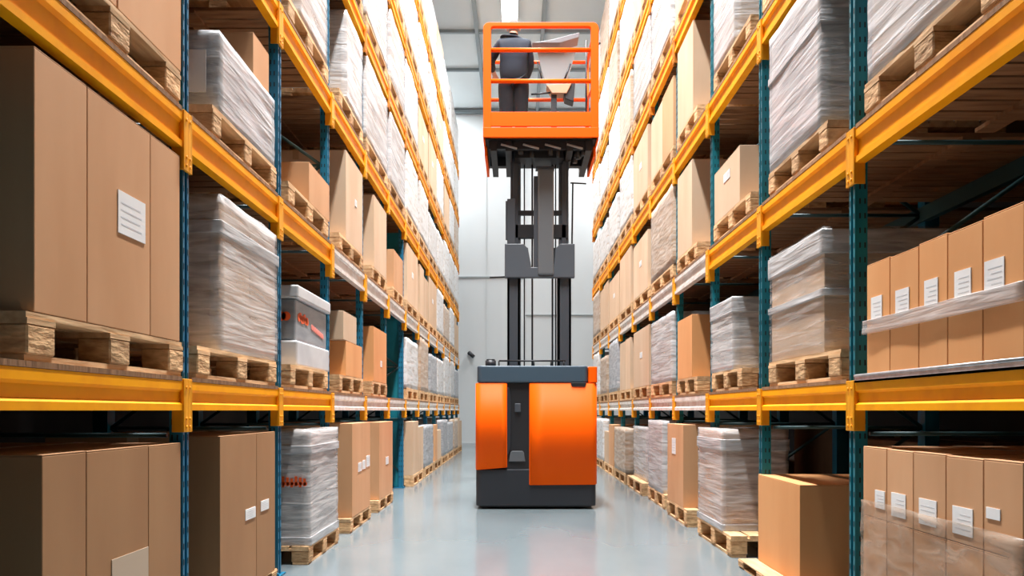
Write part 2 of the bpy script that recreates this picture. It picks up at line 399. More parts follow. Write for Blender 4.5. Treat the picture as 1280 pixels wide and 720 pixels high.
def shell(s, L_, D, Z, seed, amp=.006, name='stretch_film', top=True, n=14):
    """wrinkled skin around a block: every face is subdivided and pushed by noise"""
    def f():
        bm = bmesh.new(); e = .010
        bmesh.ops.create_cube(bm, size=1)
        bmesh.ops.subdivide_edges(bm, edges=bm.edges[:], cuts=n, use_grid_fill=True)
        for v in bm.verts:
            x = (v.co.x + .5)*(D + 2*e) - e; y = (v.co.y + .5)*(L_ + 2*e) - e; z = (v.co.z + .5)*(Z + e)
            nrm = Vector((v.co.x if abs(v.co.x) > .49 else 0, v.co.y if abs(v.co.y) > .49 else 0, v.co.z if v.co.z > .49 else 0))
            q = noise.noise(Vector((x*3 + seed, y*4, z*14))) + .5*noise.noise(Vector((x*9 + seed, y*7, z*30)))
            if nrm.length: nrm.normalize(); x += nrm.x*q*amp; y += nrm.y*q*amp; z += nrm.z*q*amp
            v.co = (s*x, y, z)
        bmesh.ops.recalc_face_normals(bm, faces=bm.faces)
        for fc in bm.faces: fc.smooth = True
        me = bpy.data.meshes.new(name); bm.to_mesh(me); bm.free(); return me
    return cached(('shell', s, round(L_, 2), round(D, 2), round(Z, 2), seed, amp, n), f)

def wrapped(side, y0, y1, z0, z1, label, film=None, m=CARD, ny=2, nz=3, straps=(), ox=0., D=.95, labels=(), marks=(), seed=1, box_name='carton'):
    R = RK[side]; s, X = R['s'], R['X']; x = s*(X + .014 + ox); L_, Z = y1 - y0, z1 - z0
    r = empty('wrapped_load', (x, y0, z0)); tag(r, label, 'wrapped goods', 'film wrapped goods in the racks')
    cy, cz, cx = L_/ny, Z/nz, D/2
    for i in range(ny):
        for j in range(nz):
            for q in range(2):
                me = carton_mesh(s, cy - .006, cx - .006, cz - .004)
                if len(me.materials) and me.materials[0] != m:
                    src = me; me = cached(('cc', s, round(cy, 3), round(cx, 3), round(cz, 3), m.name), lambda: src.copy()); me.materials[0] = m
                put(box_name, me, m, r, (s*(q*cx + .003), i*cy + .003, j*cz + .001))
    if film:
        me = shell(s, L_, D, Z, seed)
        if len(me.materials) and me.materials[0] != film:
            src = me; me = cached(('shc', src.name, film.name), lambda: src.copy()); me.materials[0] = film
        put('stretch_film', me, film, r)
    for (za, zb) in straps:
        me = shell(s, L_ + .016, D + .016, (zb - za)*Z, seed + 5, .003)
        o = put('film_band', me, FILM_W, r, (-s*.008, -.008, za*Z)); o['label'] = 'white band of film'
    for (a, b_, c, d_) in labels: sticker(r, s, a*L_, b_*L_, c*Z, d_*Z, x=.018)
    return r
def far_load(side, y0, y1, z0, z1, label, m, D=.95, seed=1, ox=0., band=True):
    R = RK[side]; s, X = R['s'], R['X']
    me = shell(s, round(y1 - y0, 2), D, round(z1 - z0, 2), seed, .012, 'wrapped_load', n=10)
    if len(me.materials) and me.materials[0] != m:
        src = me; me = cached(('shc', src.name, m.name), lambda: src.copy()); me.materials[0] = m
    o = put('wrapped_load', me, m, None, (s*(X + .014 + ox), y0, z0 + .002)); tag(o, label, 'wrapped goods', 'film wrapped goods in the racks')
    return o
def P(side, k): return RK[side]['Y0'] + k*RK[side]['p']
def base(l): return (0 if l == 0 else deck_top(l - 1)) + .001 + PH + .001
done = set()
def W(side, k, l): done.add((side, k, l)); return ', ' + where(side, k, l)

# ---- left rack, nearest bay
Z0 = base(0); Z1 = base(1); Z2 = base(2); Z3 = base(3)
ye = (2.37, 2.665, 3.125, 3.40)
w = W('L', 0, 1); pallet('L', 0, 1, 2.37, 3.39, look='large rough block pallet under three tall cartons')
nm = ('nearest', 'middle', 'farthest')
for i in range(3):
    carton('L', ye[i], ye[i+1] - .004, Z1, H + 1.215 - .001*i, nm[i] + (' tall carton with a square white label' if i == 1 else ' of the three tall brown cartons') + w, CARD,
           labels=[(.44, .90, .44, .635)] if i == 1 else (), group='tall cartons')
w = W('L', 0, 0); pallet('L', 0, 0, 2.33, 3.42)
yg = (2.41, 2.66, 3.11, 3.41)
for i in range(3):
    carton('L', yg[i], yg[i+1] - .004, Z0, H - .150 - .002*i, nm[i] + ' of three brown floor cartons' + w, CARD_SHADE, group='floor level cartons',
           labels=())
    if i == 1:
        q = sticker([o for o in bpy.data.objects if o.name.startswith('carton') and o.get('label', '').startswith('middle of three brown floor')][0], -1, .36*.45, .98*.45, .18, .36, mat('faded label', (.50, .38, .27), .5), False)
        q['label'] = 'faded tan label'
w = W('L', 0, 2); pallet('L', 0, 2, 2.40, 3.36, ox=.0)
carton('L', 2.44, 2.86, Z2, Z2 + .9, 'nearer brown carton above the grey board' + w, CARD)
carton('L', 2.87, 3.41, Z2, Z2 + .9, 'farther brown carton above the grey board' + w, CARD)
# ---- left, second bay
w = W('L', 1, 1); pallet('L', 1, 1, 3.62, 4.72, look='rough block pallet')
wrapped('L', 3.87, 4.78, Z1, H + 1.165, 'film-wrapped brown stack with white bands' + w, FILM_M, CARD_P, 2, 3, straps=((.76, .83),), seed=3)
w = W('L', 1, 0); pallet('L', 1, 0, 3.86, 4.74, hs=.36, look='low thin wooden pallet')
carton('L', 3.86, 4.40, .062, H - .14, 'nearer brown carton with a small white label' + w, CARD_SHADE, labels=[(.66, .96, .44, .51)])
carton('L', 4.405, 4.74, .062, H - .14, 'farther brown carton with a small white label' + w, CARD_SHADE, labels=[(.2, .62, .46, .53)])
w = W('L', 1, 2); pallet('L', 1, 2, 3.80, 4.72)
r = wrapped('L', 3.86, 4.72, Z2, H + 2.045, 'grey film-wrapped stack with a white square label' + w, FILM_W, GREYBOX, 2, 2, seed=4)
b = MB().box(.10, .36, -.018, -.014, .10, .33).mesh('shipping_label')
o = put('shipping_label', b, LABEL, r, (0, 0, 0)); o.location.x = -.42; o['label'] = 'white paper label'
carton('L', 4.40, 4.68, H + 2.075, H + 2.34, 'brown carton on top of the grey wrapped stack' + w, CARD, D=.45, dx=.02)
# ---- left, third bay
w = W('L', 2, 1); pallet('L', 2, 1, 5.10, 6.02)
# grey bin stack
R_ = empty('storage_bin', (-1.635, 5.28, Z1)); tag(R_, 'grey plastic bin with pale lid and orange marks' + w, 'bin')
hB = .96 - .315
for (nm_, z_a, z_b, e, mm) in (('lower_tray', 0, .19, .02, LIDBIN), ('bin_body', .192, .50, 0, GREYBIN), ('lid', .502, .60, .03, LIDBIN)):
    o = put(nm_, MB().box(e, -.9 - e, -e, .86 + e, z_a, z_b).mesh(nm_, .015, 3), mm, R_)
ob = R_.children[1]
b = MB()
for i in range(7): b.tube((.001, .08 + .035*i, .37 + .012*math.sin(i*2)), (.004, .08 + .035*i, .37 + .012*math.sin(i*2)), .032, 10)
q = put('printed_mark', b.mesh('m'), REDP, ob); q['label'] = 'orange printed mark'
b = MB()
for i in range(8): b.tube((.001, .42 + .045*i, .335 - .006*i), (.004, .42 + .045*i, .335 - .006*i), .024, 10)
q = put('printed_mark', b.mesh('m'), REDP2, ob); q['label'] = 'pink printed mark'
b = MB()
for i in range(7): b.tube((-.28 + .035*i, -.001, .37), (-.28 + .035*i, -.004, .37), .035, 10)
q = put('printed_mark', b.mesh('m'), REDP, ob); q['label'] = 'orange printed mark'
ZL = .135; w = W('L', 2, 0); pallet('L', 2, 0, 5.2, 6.0, ox=-.10, hs=.8)
r = wrapped('L', 5.2, 6.0, ZL, H - .15, 'grey film-wrapped stack with orange lettering' + w, FILM_M, GREYBOX, 1, 4, straps=((.80, .86), (0., .06)), seed=6, ox=-.10)
b = MB(); random.seed(5)
for i in range(6):
    x0 = -.19 + i*.031; b.box(x0, x0 + .020, -.022, -.019, .425 + .008*(i % 2), .505 - .008*(i % 3)); b.box(x0 + .004, x0 + .028, -.022, -.019, .44, .462)
q = put('printed_mark', b.mesh('m'), REDP, r); q['label'] = 'orange printed mark'
w = W('L', 2, 2); pallet('L', 2, 2, 5.05, 6.04)
carton('L', 5.52, 6.12, Z2, Z2 + .31, 'low wide brown carton' + w, CARD)
w = W('L', 2, 3); pallet('L', 2, 3, 5.05, 6.04)
wrapped('L', 5.30, 6.04, Z3, Z3 + .90, 'white film-wrapped goods' + w, FILM_W, CARD_P, 2, 3, seed=8)
# ---- left, fourth bay
w = W('L', 3, 1); pallet('L', 3, 1, 6.50, 7.42)
carton('L', 6.72, 7.42, Z1, Z1 + .33, 'wide lower brown carton' + w, CARD_O, labels=())
carton('L', 6.62, 7.16, Z1 + .332, Z1 + .60, 'smaller pale carton on the lower carton' + w, CARD_P, D=.8)
w = W('L', 3, 0); pallet('L', 3, 0, 6.50, 7.34, ox=-.10, hs=.8)
carton('L', 6.54, 7.34, ZL, H - .12, 'brown carton with three small white labels' + w, CARD, ox=-.10, labels=[(.30, .48, .46, .56), (.53, .70, .47, .57), (.76, .96, .48, .61)])
w = W('L', 3, 2); pallet('L', 3, 2, 6.5, 7.42)
carton('L', 6.72, 7.44, Z2, Z2 + .84, 'tall pale carton with a round white sticker' + w, CARD_P, labels=[(.5, .62, .5, .58)])
w = W('L', 3, 3); pallet('L', 3, 3, 6.5, 7.42)
wrapped('L', 6.76, 7.44, Z3, Z3 + .86, 'white film-wrapped cartons with a brown front' + w, FILM_W, CARD_P, 2, 3, seed=9)
w = W('L', 3, 4); pallet('L', 3, 4, 6.5, 7.42); wrapped('L', 6.70, 7.44, base(4), base(4) + .9, 'white film-wrapped goods' + w, FILM_W, CARD_P, 2, 3, seed=2)
# ---- left, fifth bay
w = W('L', 4, 1); pallet('L', 4, 1, 7.95, 8.80)
carton('L', 8.02, 8.82, Z1, Z1 + .62, 'brown carton with one small white label' + w, CARD_O, labels=[(.5, .62, .3, .42)])
w = W('L', 4, 0); pallet('L', 4, 0, 7.82, 8.66, ox=-.10, hs=.8)
carton('L', 7.84, 8.68, ZL, H - .13, 'brown carton with a small white label' + w, CARD, ox=-.10, labels=[(.45, .65, .42, .52)])
w = W('L', 4, 2); pallet('L', 4, 2, 7.95, 8.80)
carton('L', 8.05, 8.82, Z2, Z2 + .82, 'tall pale brown carton' + w, CARD_P)
# ---- left, sixth bay left empty low down, as in the photograph
done.add(('L', 5, 0)); done.add(('L', 5, 1)); 
w = W('L', 5, 2); pallet('L', 5, 2, 9.3, 10.1); carton('L', 9.35, 10.1, Z2, Z2 + .50, 'low brown carton' + w, CARD)

# ---- right rack, nearest bay
w = W('R', 0, 1)
ed = (2.43, 2.647, 2.863, 3.068, 3.305, 3.523); eg = (2.434, 2.643, 2.874, 3.11, 3.333, 3.56)
tz = deck_top(0) + .002
cols5 = ['nearest', 'second', 'third', 'fourth', 'farthest']
for i in range(5):
    carton('R', ed[i], ed[i+1] - .005, tz, H + .392, '%s lower carton of the near right row' % cols5[i] + w.replace(', right rack', ''), CARD_O, ox=.0, tape=False, group='lower cartons of the near right row')
    carton('R', ed[i], ed[i+1] - .005, H + .394, H + .715 - .006*(i % 2), '%s upper carton with white label, near right row' % cols5[i] + w.replace(', right rack', ''), CARD_O, ox=.0, group='upper cartons of the near right row',
           labels=[(.30 if i else .45, .78 if i else .95, .12, .48)])
fm = MB(); random.seed(4)
o = put('film_band', shell(1, 1.10, .97, .055, 21, .005, n=20), FILM_M, None, (1.73 - .006, 2.412, H + .375)); tag(o, 'long strip of crumpled film around the near right row of cartons', 'film')
w = W('R', 0, 0)
pallet('R', 0, 0, 2.42, 3.56, ox=.02)
for i in range(5):
    carton('R', eg[i], eg[i+1] - .005, Z0, H - .52, '%s lower carton under clear film' % cols5[i] + w, CARD, tape=False, group='lower cartons near right floor')
    lb = [(.25, .80, .10, .42)]
    if i == 0: lb = [(.55, .92, .36, .48)]
    if i == 4: lb = [(.05, .45, .15, .40)]
    carton('R', eg[i], eg[i+1] - .005, H - .518, H - .178 - .003*(i % 2), '%s upper carton with white label' % cols5[i] + w, CARD, group='upper cartons near right floor', labels=lb)
o = put('stretch_film', shell(1, 1.125, .96, .50, 31, .006, n=18), FILM_D, None, (1.73 - .005, 2.41, Z0 + .002)); tag(o, 'clear stretch film around the lower cartons at near right' , 'film')
w = W('R', 0, 2); pallet('R', 0, 2, 2.55, 3.50, look='broken rough pallet')
wrapped('R', 2.50, 3.50, Z2, Z2 + .90, 'white film-wrapped goods' + w, FILM_W, CARD_P, 2, 3, seed=11)
# ---- right, second bay
w = W('R', 1, 1); pallet('R', 1, 1, 3.84, 4.84, look='rough block pallet')
wrapped('R', 4.03, 4.86, Z1, H + 1.03, 'brown film-wrapped stack with a mid band' + w, FILM_C, CARD_P, 1, 2, straps=((.80, .98), (.46, .50)), seed=12)
w = W('R', 1, 0); pallet('R', 1, 0, 4.26, 5.06, ox=-.14, z=.001, look='low thin wooden pallet', hs=.36)
carton('R', 4.30, 5.04, .062, H - .45, 'single large plain brown carton' + w, CARD_O, ox=-.02)
w = W('R', 1, 2); pallet('R', 1, 2, 4.0, 4.84)
wrapped('R', 4.06, 4.86, Z2, BZ[2] - .05, 'tall white film-wrapped stack with brown front' + w, FILM_W, GREYBOX, 2, 3, straps=((.66, .70),), seed=13)
# ---- right, third bay
w = W('R', 2, 1); pallet('R', 2, 1, 5.5, 6.26)
wrapped('R', 5.70, 6.32, Z1, H + .90, 'grey wrapped bin stack with pale lid' + w, FILM_M, GREYBOX, 1, 3, straps=((.80, 1.0),), seed=14)
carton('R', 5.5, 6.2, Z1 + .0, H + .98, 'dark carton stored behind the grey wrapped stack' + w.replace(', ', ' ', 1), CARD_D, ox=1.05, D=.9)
w = W('R', 2, 0); pallet('R', 2, 0, 5.45, 6.36, ox=-.10)
wrapped('R', 5.64, 6.38, Z0, H - .16, 'film-wrapped brown cartons with white bands' + w, FILM_M, CARD, 1, 3, straps=((.80, .90), (0., .05)), seed=15, ox=-.10, D=.5)
w = W('R', 2, 2); pallet('R', 2, 2, 5.3, 6.20)
carton('R', 5.52, 6.22, Z2, Z2 + .44, 'low brown carton with small white label' + w, CARD_P, labels=[(.35, .6, .62, .78)])
carton('R', 5.60, 6.24, Z2 + .0, Z2 + .62, 'taller brown carton behind the low one' + w, CARD_O, ox=.97, D=.6)
w = W('R', 2, 3); pallet('R', 2, 3, 5.3, 6.20)
wrapped('R', 5.66, 6.24, Z3, Z3 + .90, 'white film-wrapped goods' + w, FILM_W, CARD_P, 2, 3, seed=16)
# ---- right, fourth bay
w = W('R', 3, 1); pallet('R', 3, 1, 6.85, 7.62)
carton('R', 7.02, 7.64, Z1, Z1 + .62, 'brown carton in two folds' + w, CARD_O, labels=())
w = W('R', 3, 0); pallet('R', 3, 0, 6.85, 7.66, ox=-.10)
carton('R', 6.96, 7.68, Z0, H - .14, 'tall brown carton with a white label' + w, CARD, ox=-.10, labels=[(.45, .68, .62, .82)])
w = W('R', 3, 2); pallet('R', 3, 2, 6.85, 7.62)
carton('R', 7.02, 7.64, Z2, Z2 + .86, 'tall brown carton' + w, CARD_P)
w = W('R', 3, 3); pallet('R', 3, 3, 6.85, 7.62)
carton('R', 6.98, 7.64, Z3, Z3 + .90, 'tall pale carton with brown front' + w, CARD_P)
w = W('R', 4, 0); pallet('R', 4, 0, 8.05, 9.0, ox=-.06)
wrapped('R', 8.15, 9.0, Z0, H - .13, 'white film-wrapped stack' + w, FILM_W, CARD_P, 2, 4, seed=17, ox=-.06)

# ---- everything farther along, one or two loads in each bay
rnd = random.Random(21)
for side in 'LR':
    R = RK[side]
    for k in range(R['n']):
        for l in range(7):
            if (side, k, l) in done: continue
            if l and not vis(P(side, k + 1) + .7, deck_top(l - 1)): continue
            y0, y1 = (P(side, k) + .06, P(side, k + 1) - .035) if l > 1 else (P(side, k) + .13, P(side, k + 1) - .04)
            w = ', ' + where(side, k, l); z = base(l); ox = -.09 if l == 0 else 0.
            near = k < 6
            pallet(side, k, l, y0 + .02, y1 - .02, ox=ox, detail=near, yext=.02)
            hmax = (H - .10 - z) if l == 0 else (.98 if l == 6 else .92)
            if l == 6: hmax = 1.05
            h = hmax*(rnd.uniform(.80, .97) if l < 4 else rnd.uniform(.86, 1.0))
            t = rnd.random(); q = .42 if l <= 2 else .15
            sh = rnd.choice([0, .0, .15])
            if t < q:
                if rnd.random() < .5:
                    ym = (y0 + y1)/2 + rnd.uniform(-.1, .1); c = rnd.choice([CARD, CARD_P, CARD_P])
                    carton(side, y0 + sh, ym - .005, z, z + h, 'nearer %sbrown carton' % ('pale ' if c is CARD_P else '') + w, c, ox=ox)
                    carton(side, ym, y1, z, z + h*rnd.uniform(.8, 1), 'farther pale brown carton' + w, CARD_P, ox=ox)
                else:
                    carton(side, y0 + sh, y1, z, z + h, 'single large pale brown carton' + w, CARD_P, ox=ox, labels=[(.4, .55, .5, .6)])
            else:
                c, nme = rnd.choice([(FAR_W, 'white'), (FAR_W, 'white'), (FAR_W, 'white'), (FAR_G, 'grey'), (FAR_B, 'brown')] if l < 3 else [(FAR_W, 'white')]*5 + [(FAR_B, 'brown')])
                sd = rnd.choice([1, 2, 3]); h = .92 if h > .8 and 0 < l < 6 else h
                if near and nme == 'white': wrapped(side, y0 + sh, y1, z, z + h - .03, 'white film-wrapped stack of cartons' + w, FILM_W, CARD_P, 2, 3, seed=sd)
                else: far_load(side, y0 + sh, y1, z, z + h - .03, '%s film-wrapped goods' % nme + w, c, seed=sd, ox=ox)

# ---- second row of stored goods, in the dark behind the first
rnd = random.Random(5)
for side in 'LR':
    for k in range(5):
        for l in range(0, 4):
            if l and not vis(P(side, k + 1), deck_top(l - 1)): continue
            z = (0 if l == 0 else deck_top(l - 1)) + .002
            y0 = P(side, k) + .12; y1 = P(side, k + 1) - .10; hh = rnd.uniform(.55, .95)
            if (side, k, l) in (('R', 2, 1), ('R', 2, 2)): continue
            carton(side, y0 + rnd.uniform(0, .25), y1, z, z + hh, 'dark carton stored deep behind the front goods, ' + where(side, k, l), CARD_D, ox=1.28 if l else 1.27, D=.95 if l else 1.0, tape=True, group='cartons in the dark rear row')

# ------------------------------------------------------------------ order picking truck
TX, TY = .230, 8.04
truck = empty('order_picker_truck', (TX, TY, 0)); tag(truck, 'orange and charcoal order picker truck with raised cage in the middle of the aisle', 'forklift')
TB = H - .002
def rounded(x0, x1, y0, y1, r, n=6):
    pts = []
    for (cx, cy, a0) in ((x1 - r, y0 + r, -PI/2), (x1 - r, y1 - r, 0), (x0 + r, y1 - r, PI/2), (x0 + r, y0 + r, PI)):
        for i in range(n + 1): a = a0 + PI/2*i/n; pts.append((cx + r*math.cos(a), cy + r*math.sin(a)))
    return pts
HW = .69
fl = lambda u, v, w: (u, v, w)
b = MB().prism(rounded(-HW + .005, HW - .01, .02, 1.5, .07), fl, .035, .455).mesh('base_skirt', .012, 2)
put('base_skirt', b, CHAR, truck)
b = MB().prism(rounded(-HW + .03, HW - .03, .06, 1.46, .07), fl, .455, 1.44).mesh('inner_body')
put('inner_body', b, CHAR, truck)
# orange door panels: faces with rounded outer corners, wrapping round the sides
def panel(poly_front, xs, name, side_s):
    """front outline (x,z) extruded back, plus a rounded wrap along the side"""
    b = MB(); b.prism(poly_front, lambda u, v, w: (u, w, v), .0, .075)
    return b
x594, x634, x660, x746 = -.690, -.331, -.080, .690
zt = 1.43; 
b = MB(); 
def wrap_panel(outer, inner, z_in, z_out, zt, depth=1.45):
    """cross-section following the body's rounded corner, lower edge sloping from z_in (inner edge) to z_out"""
    sg = 1 if outer > inner else -1; r = .07
    path = [(inner, 0.)]
    xx = outer - sg*r
    for i in range(4): path.append((inner + (xx - inner)*(i + 1)/4, 0.))
    for i in range(1, 7): a = PI/2*i/6; path.append((xx + sg*r*math.sin(a), r - r*math.cos(a)))
    for i in range(1, 5): path.append((outer, r + (depth - r)*i/4))
    bm = bmesh.new(); rows = []
    for (px, py) in path:
        t = min(1, abs(px - inner)/abs(outer - inner)); zb = z_in + (z_out - z_in)*t
        # inward offset for thickness
        if py == 0.: q = (px, .03)
        elif abs(px - outer) < 1e-6: q = (px - sg*.03, py)
        else: q = (px - sg*.02, py + .02)
        rows.append([bm.verts.new((px, py, zb)), bm.verts.new((px, py, zt)), bm.verts.new((q[0], q[1], zt)), bm.verts.new((q[0], q[1], zb))])
    for i in range(len(rows) - 1):
        for j in range(4):
            f = bm.faces.new((rows[i][j], rows[i+1][j], rows[i+1][(j+1) % 4], rows[i][(j+1) % 4])); f.smooth = (j == 0)
    bm.faces.new(rows[0]); bm.faces.new(rows[-1][::-1]); bmesh.ops.recalc_face_normals(bm, faces=bm.faces)
    bmesh.ops.bevel(bm, geom=[e for e in bm.edges if e.calc_face_angle(0) > 1.], offset=.006, segments=2, affect='EDGES')
    me = bpy.data.meshes.new('body_panel'); bm.to_mesh(me); bm.free(); return me
put('body_panel', wrap_panel(-.690, x634, .475, .445, zt), ORANGE, truck)
put('body_panel', wrap_panel(.690, -.08, .275, .280, zt), ORANGE, truck)
# the charcoal recess between the panels with its darker pocket and grey step
b = MB().box(-.33, -.082, .035, .065, .44, 1.43).mesh('recess_panel'); put('recess_panel', b, BLACK, truck)
b = MB().prism([(-.31, .54), (-.295, .64), (-.275, .66), (-.155, .66), (-.14, .64), (-.125, .54)], lambda u, v, w: (u, w, v), .015, .045).mesh('step', .006); put('recess_step', b, mat('mid grey plastic', (.10, .11, .12), .4), truck)
b = MB().prism([(-.32, .62), (-.29, .70), (-.285, 1.25), (-.31, 1.38), (-.335, 1.38), (-.335, .62)], lambda u, v, w: (u, w, v), .012, .05).mesh('t', .004); put('recess_trim', b, CHAR, truck)
b = MB().box(-.245, -.175, .012, .036, 1.10, 1.20); b = b.mesh('latch', .008); put('door_latch', b, STEELD, truck)
# slate cover with the orange corner
b = MB().prism(rounded(-HW + .02, .585, -.005, 1.44, .055), fl, 1.435, 1.625).mesh('top_cover', .018, 3); put('top_cover', b, SLATE, truck)
b = MB().prism(rounded(.588, HW, .0, 1.44, .03), fl, 1.432, 1.615).mesh('corner_panel', .012, 3); put('corner_panel', b, ORANGE, truck)
b = MB().prism([(.385, 1.435), (.40, 1.39), (.55, 1.385), (.565, 1.435)], lambda u, v, w: (u, w, v), -.008, .05).mesh('handle', .005); put('cover_handle', b, BLACK, truck)
b = MB().tube((-.525, .25, 1.62), (-.525, .25, 1.70), .062, 20).tube((-.525, .25, 1.70), (-.525, .25, 1.715), .05, 20).mesh('beacon'); put('beacon', b, CHAR, truck)
b = MB()
for x in (-.43, -.02, .18, .33): b.tube((x, .3, 1.62), (x, .3, 1.70), .009, 8)
b.tube((-.43, .3, 1.70), (.35, .3, 1.70), .010, 8); put('top_rail', b.mesh('top_rail'), BLACK, truck)
for (x, y) in ((-.5, .3), (.5, .3), (-.5, 1.3), (.5, 1.3)):
    put('wheel', MB().tube((x - .06, y, .06), (x + .06, y, .06), .0585, 24).mesh('wheel'), BLACK, truck)
b = MB().box(-HW + .06, HW - .06, .08, 1.44, .018, .04).mesh('undertray'); put('undertray', b, BLACK, truck)
# mast (further back, at about 8.5 m): local coordinates relative to the truck
MY = .42
def mx(px): return (px - 645)*(TY + MY)/890 - TX
def mz(py): return (513 - py)*(TY + MY)/890 + H
mtop = mz(182)
for (a, c) in ((634, 650), (697, 714)):
    b = MB(); x0, x1 = mx(a), mx(c); sg = 1 if a < 660 else -1
    b.box(x0, x1, MY, MY + .03, 1.55, mz(345)); b.box(x0, x0 + .03, MY, MY + .20, 1.55, mz(345)); b.box(x1 - .03, x1, MY, MY + .20, 1.55, mz(345)); b.box(x0, x1, MY + .17, MY + .2, 1.55, mz(345))
    put('mast_column', b.mesh('mast_column', .004, 1), STEELD, truck)
for (a, c) in ((638, 651), (699, 711)):
    b = MB(); x0, x1 = mx(a), mx(c)
    b.box(x0, x1, MY + .035, MY + .16, 1.6, mtop); b.box(x0 + .03, x1 - .03, MY + .02, MY + .036, 1.6, mtop)
    put('inner_mast_column', b.mesh('mast_column', .004, 1), STEELD, truck)
for a, r in ((655.5, .008), (665.5, .011), (691, .011), (695, .008)):
    b = MB().tube((mx(a), MY + .08, 1.6), (mx(a), MY + .08, mtop), r, 8)
    put('lift_chain' if r < .01 else 'hydraulic_hose', b.mesh('rod'), BLACK, truck)
b = MB(); b.prism([(mx(631), mz(348)), (mx(718), mz(348)), (mx(718), mz(306)), (mx(700), mz(306)), (mx(694), mz(312)), (mx(692), mz(335)), (mx(664), mz(335)), (mx(660), mz(312)), (mx(654), mz(306)), (mx(631), mz(306))], lambda u, v, w: (u, w, v), MY - .06, MY + .02)
cg = put('carriage', b.mesh('carriage', .008, 2), mat('slate carriage', (.085, .10, .12), .4), truck)
b = MB(); b.box(mx(634), mx(644), MY - .05, MY, mz(306), mz(250)); b.box(mx(632), mx(640), MY - .03, MY + .02, mz(300), mz(252)); put('bracket', b.mesh('k', .004), STEELD, cg)
b = MB(); b.box(mx(652), mx(660), MY - .02, MY + .06, mz(330), mz(310)); b.box(mx(690), mx(695), MY - .02, MY + .06, mz(330), mz(310)); put('roller_housing', b.mesh('k', .004), BLACK, cg)
b = MB(); b.box(mx(644), mx(710), MY + .02, MY + .08, mz(297), mz(280)); b.box(mx(648), mx(708), MY + .03, MY + .07, mz(268), mz(262)); put('cross_member', b.mesh('cm', .004), BLACK, truck)
b = MB(); b.box(mx(672), mx(692), MY - .08, MY + .05, mz(345), mz(213)); put('lift_cylinder', b.mesh('cyl', .02, 3), CYL, truck)
b = MB(); b.box(mx(669.5), mx(693), MY - .07, MY + .04, mz(213), mz(210)); b.box(mx(667), mx(672), MY - .06, MY + .05, mz(335), mz(222)); put('cylinder_guard', b.mesh('cg', .004), STEELD, truck)
b = MB(); b.tube((mx(713), MY + .02, mz(228)), (mx(733), MY + .02, mz(229)), .010, 8); b.tube((mx(716), MY, mz(229)), (mx(715), MY, mz(305)), .010, 8)
b.tube((mx(612), MY, mz(347)), (mx(632), MY, mz(346)), .010, 8); put('cable_arm', b.mesh('ca'), BLACK, truck)

# operator cage, front face at the truck's front plane
def cx_(px, y=0.): return (px - 645)*(TY + y)/890 - TX
def cz_(py, y=0.): return (513 - py)*(TY + y)/890 + H
cage = empty('operator_cage', (0, 0, 0)); cage.parent = truck; cage['label'] = 'raised orange operator cage'
x0, x1 = cx_(604), cx_(748.5); CD = 1.0; ztop = cz_(27.5); zf = cz_(172)
def arch(y, name):
    b = MB(); w = .088; r = .07; n = 6; z0 = zf
    out = [(x0, z0)]; inn = [(x0 + w, z0)]
    for i in range(n + 1): a = PI - PI/2*i/n; out.append((x0 + r + r*math.cos(a), ztop - r + r*math.sin(a)))
    for i in range(n + 1): a = PI/2 - PI/2*i/n; out.append((x1 - r + r*math.cos(a), ztop - r + r*math.sin(a)))
    out.append((x1, z0)); 
    hi = ztop - .048; r2 = .03
    inn = [(x1 - w, z0)]
    for i in range(n + 1): a = 0 + PI/2*i/n; inn.append((x1 - w - r2 + r2*math.cos(a), hi - r2 + r2*math.sin(a)))
    for i in range(n + 1): a = PI/2 + PI/2*i/n; inn.append((x0 + w + r2 + r2*math.cos(a), hi - r2 + r2*math.sin(a)))
    inn.append((x0 + w, z0))
    bm = b.bm; th = .055
    A = [bm.verts.new((p[0], y, p[1])) for p in out]; Bv = [bm.verts.new((p[0], y, p[1])) for p in inn[::-1]]
    A2 = [bm.verts.new((p[0], y + th, p[1])) for p in out]; B2 = [bm.verts.new((p[0], y + th, p[1])) for p in inn[::-1]]
    for i in range(len(A) - 1):
        bm.faces.new((A[i], A[i+1], Bv[i+1], Bv[i])); bm.faces.new((A2[i+1], A2[i], B2[i], B2[i+1]))
        bm.faces.new((A[i+1], A[i], A2[i], A2[i+1])); bm.faces.new((Bv[i], Bv[i+1], B2[i+1], B2[i]))
    bm.faces.new((A[0], Bv[0], B2[0], A2[0])); bm.faces.new((Bv[-1], A[-1], A2[-1], B2[-1]))
    return put(name, b.mesh('arch', .006, 2), ORANGE, cage)
arch(0., 'cage_frame')
# rear frame slimmer
def bar(name, p, q, r, m=ORANGE): return put(name, MB().tube(p, q, r, 12).mesh(name), m, cage)
for (zz) in (cz_(61), cz_(100)): bar('guard_rail', (x0 + .05, .028, zz), (x1 - .05, .028, zz), .024)
zb1, zb2, zb3 = cz_(78, CD), cz_(125, CD), cz_(36, CD) - .9
bar('guard_rail', (x0 + .03, CD, zb1), (x1 - .03, CD, zb1), .020); bar('guard_rail', (x0 + .03, CD, zb2), (x1 - .03, CD, zb2), .022)
for x in (x0 + .03, x1 - .03): bar('rear_post', (x, CD, zf + .02), (x, CD, zb1), .022)
for x in (x0 + .03, x1 - .03):
    bar('side_rail', (x, .04, ztop - .03), (x, CD, zb1), .020); bar('side_rail', (x, .04, cz_(100)), (x, CD, zb2), .018)
put('toe_board', MB().box(x0 + .03, x1 - .03, .004, .030, cz_(157.5), cz_(139.5)).mesh('toe', .004), ORANGE, cage)
put('lower_apron', MB().box(x0 - .001, x1 + .001, -.012, .030, zf, cz_(159.5)).mesh('apron', .005), ORANGE, cage)
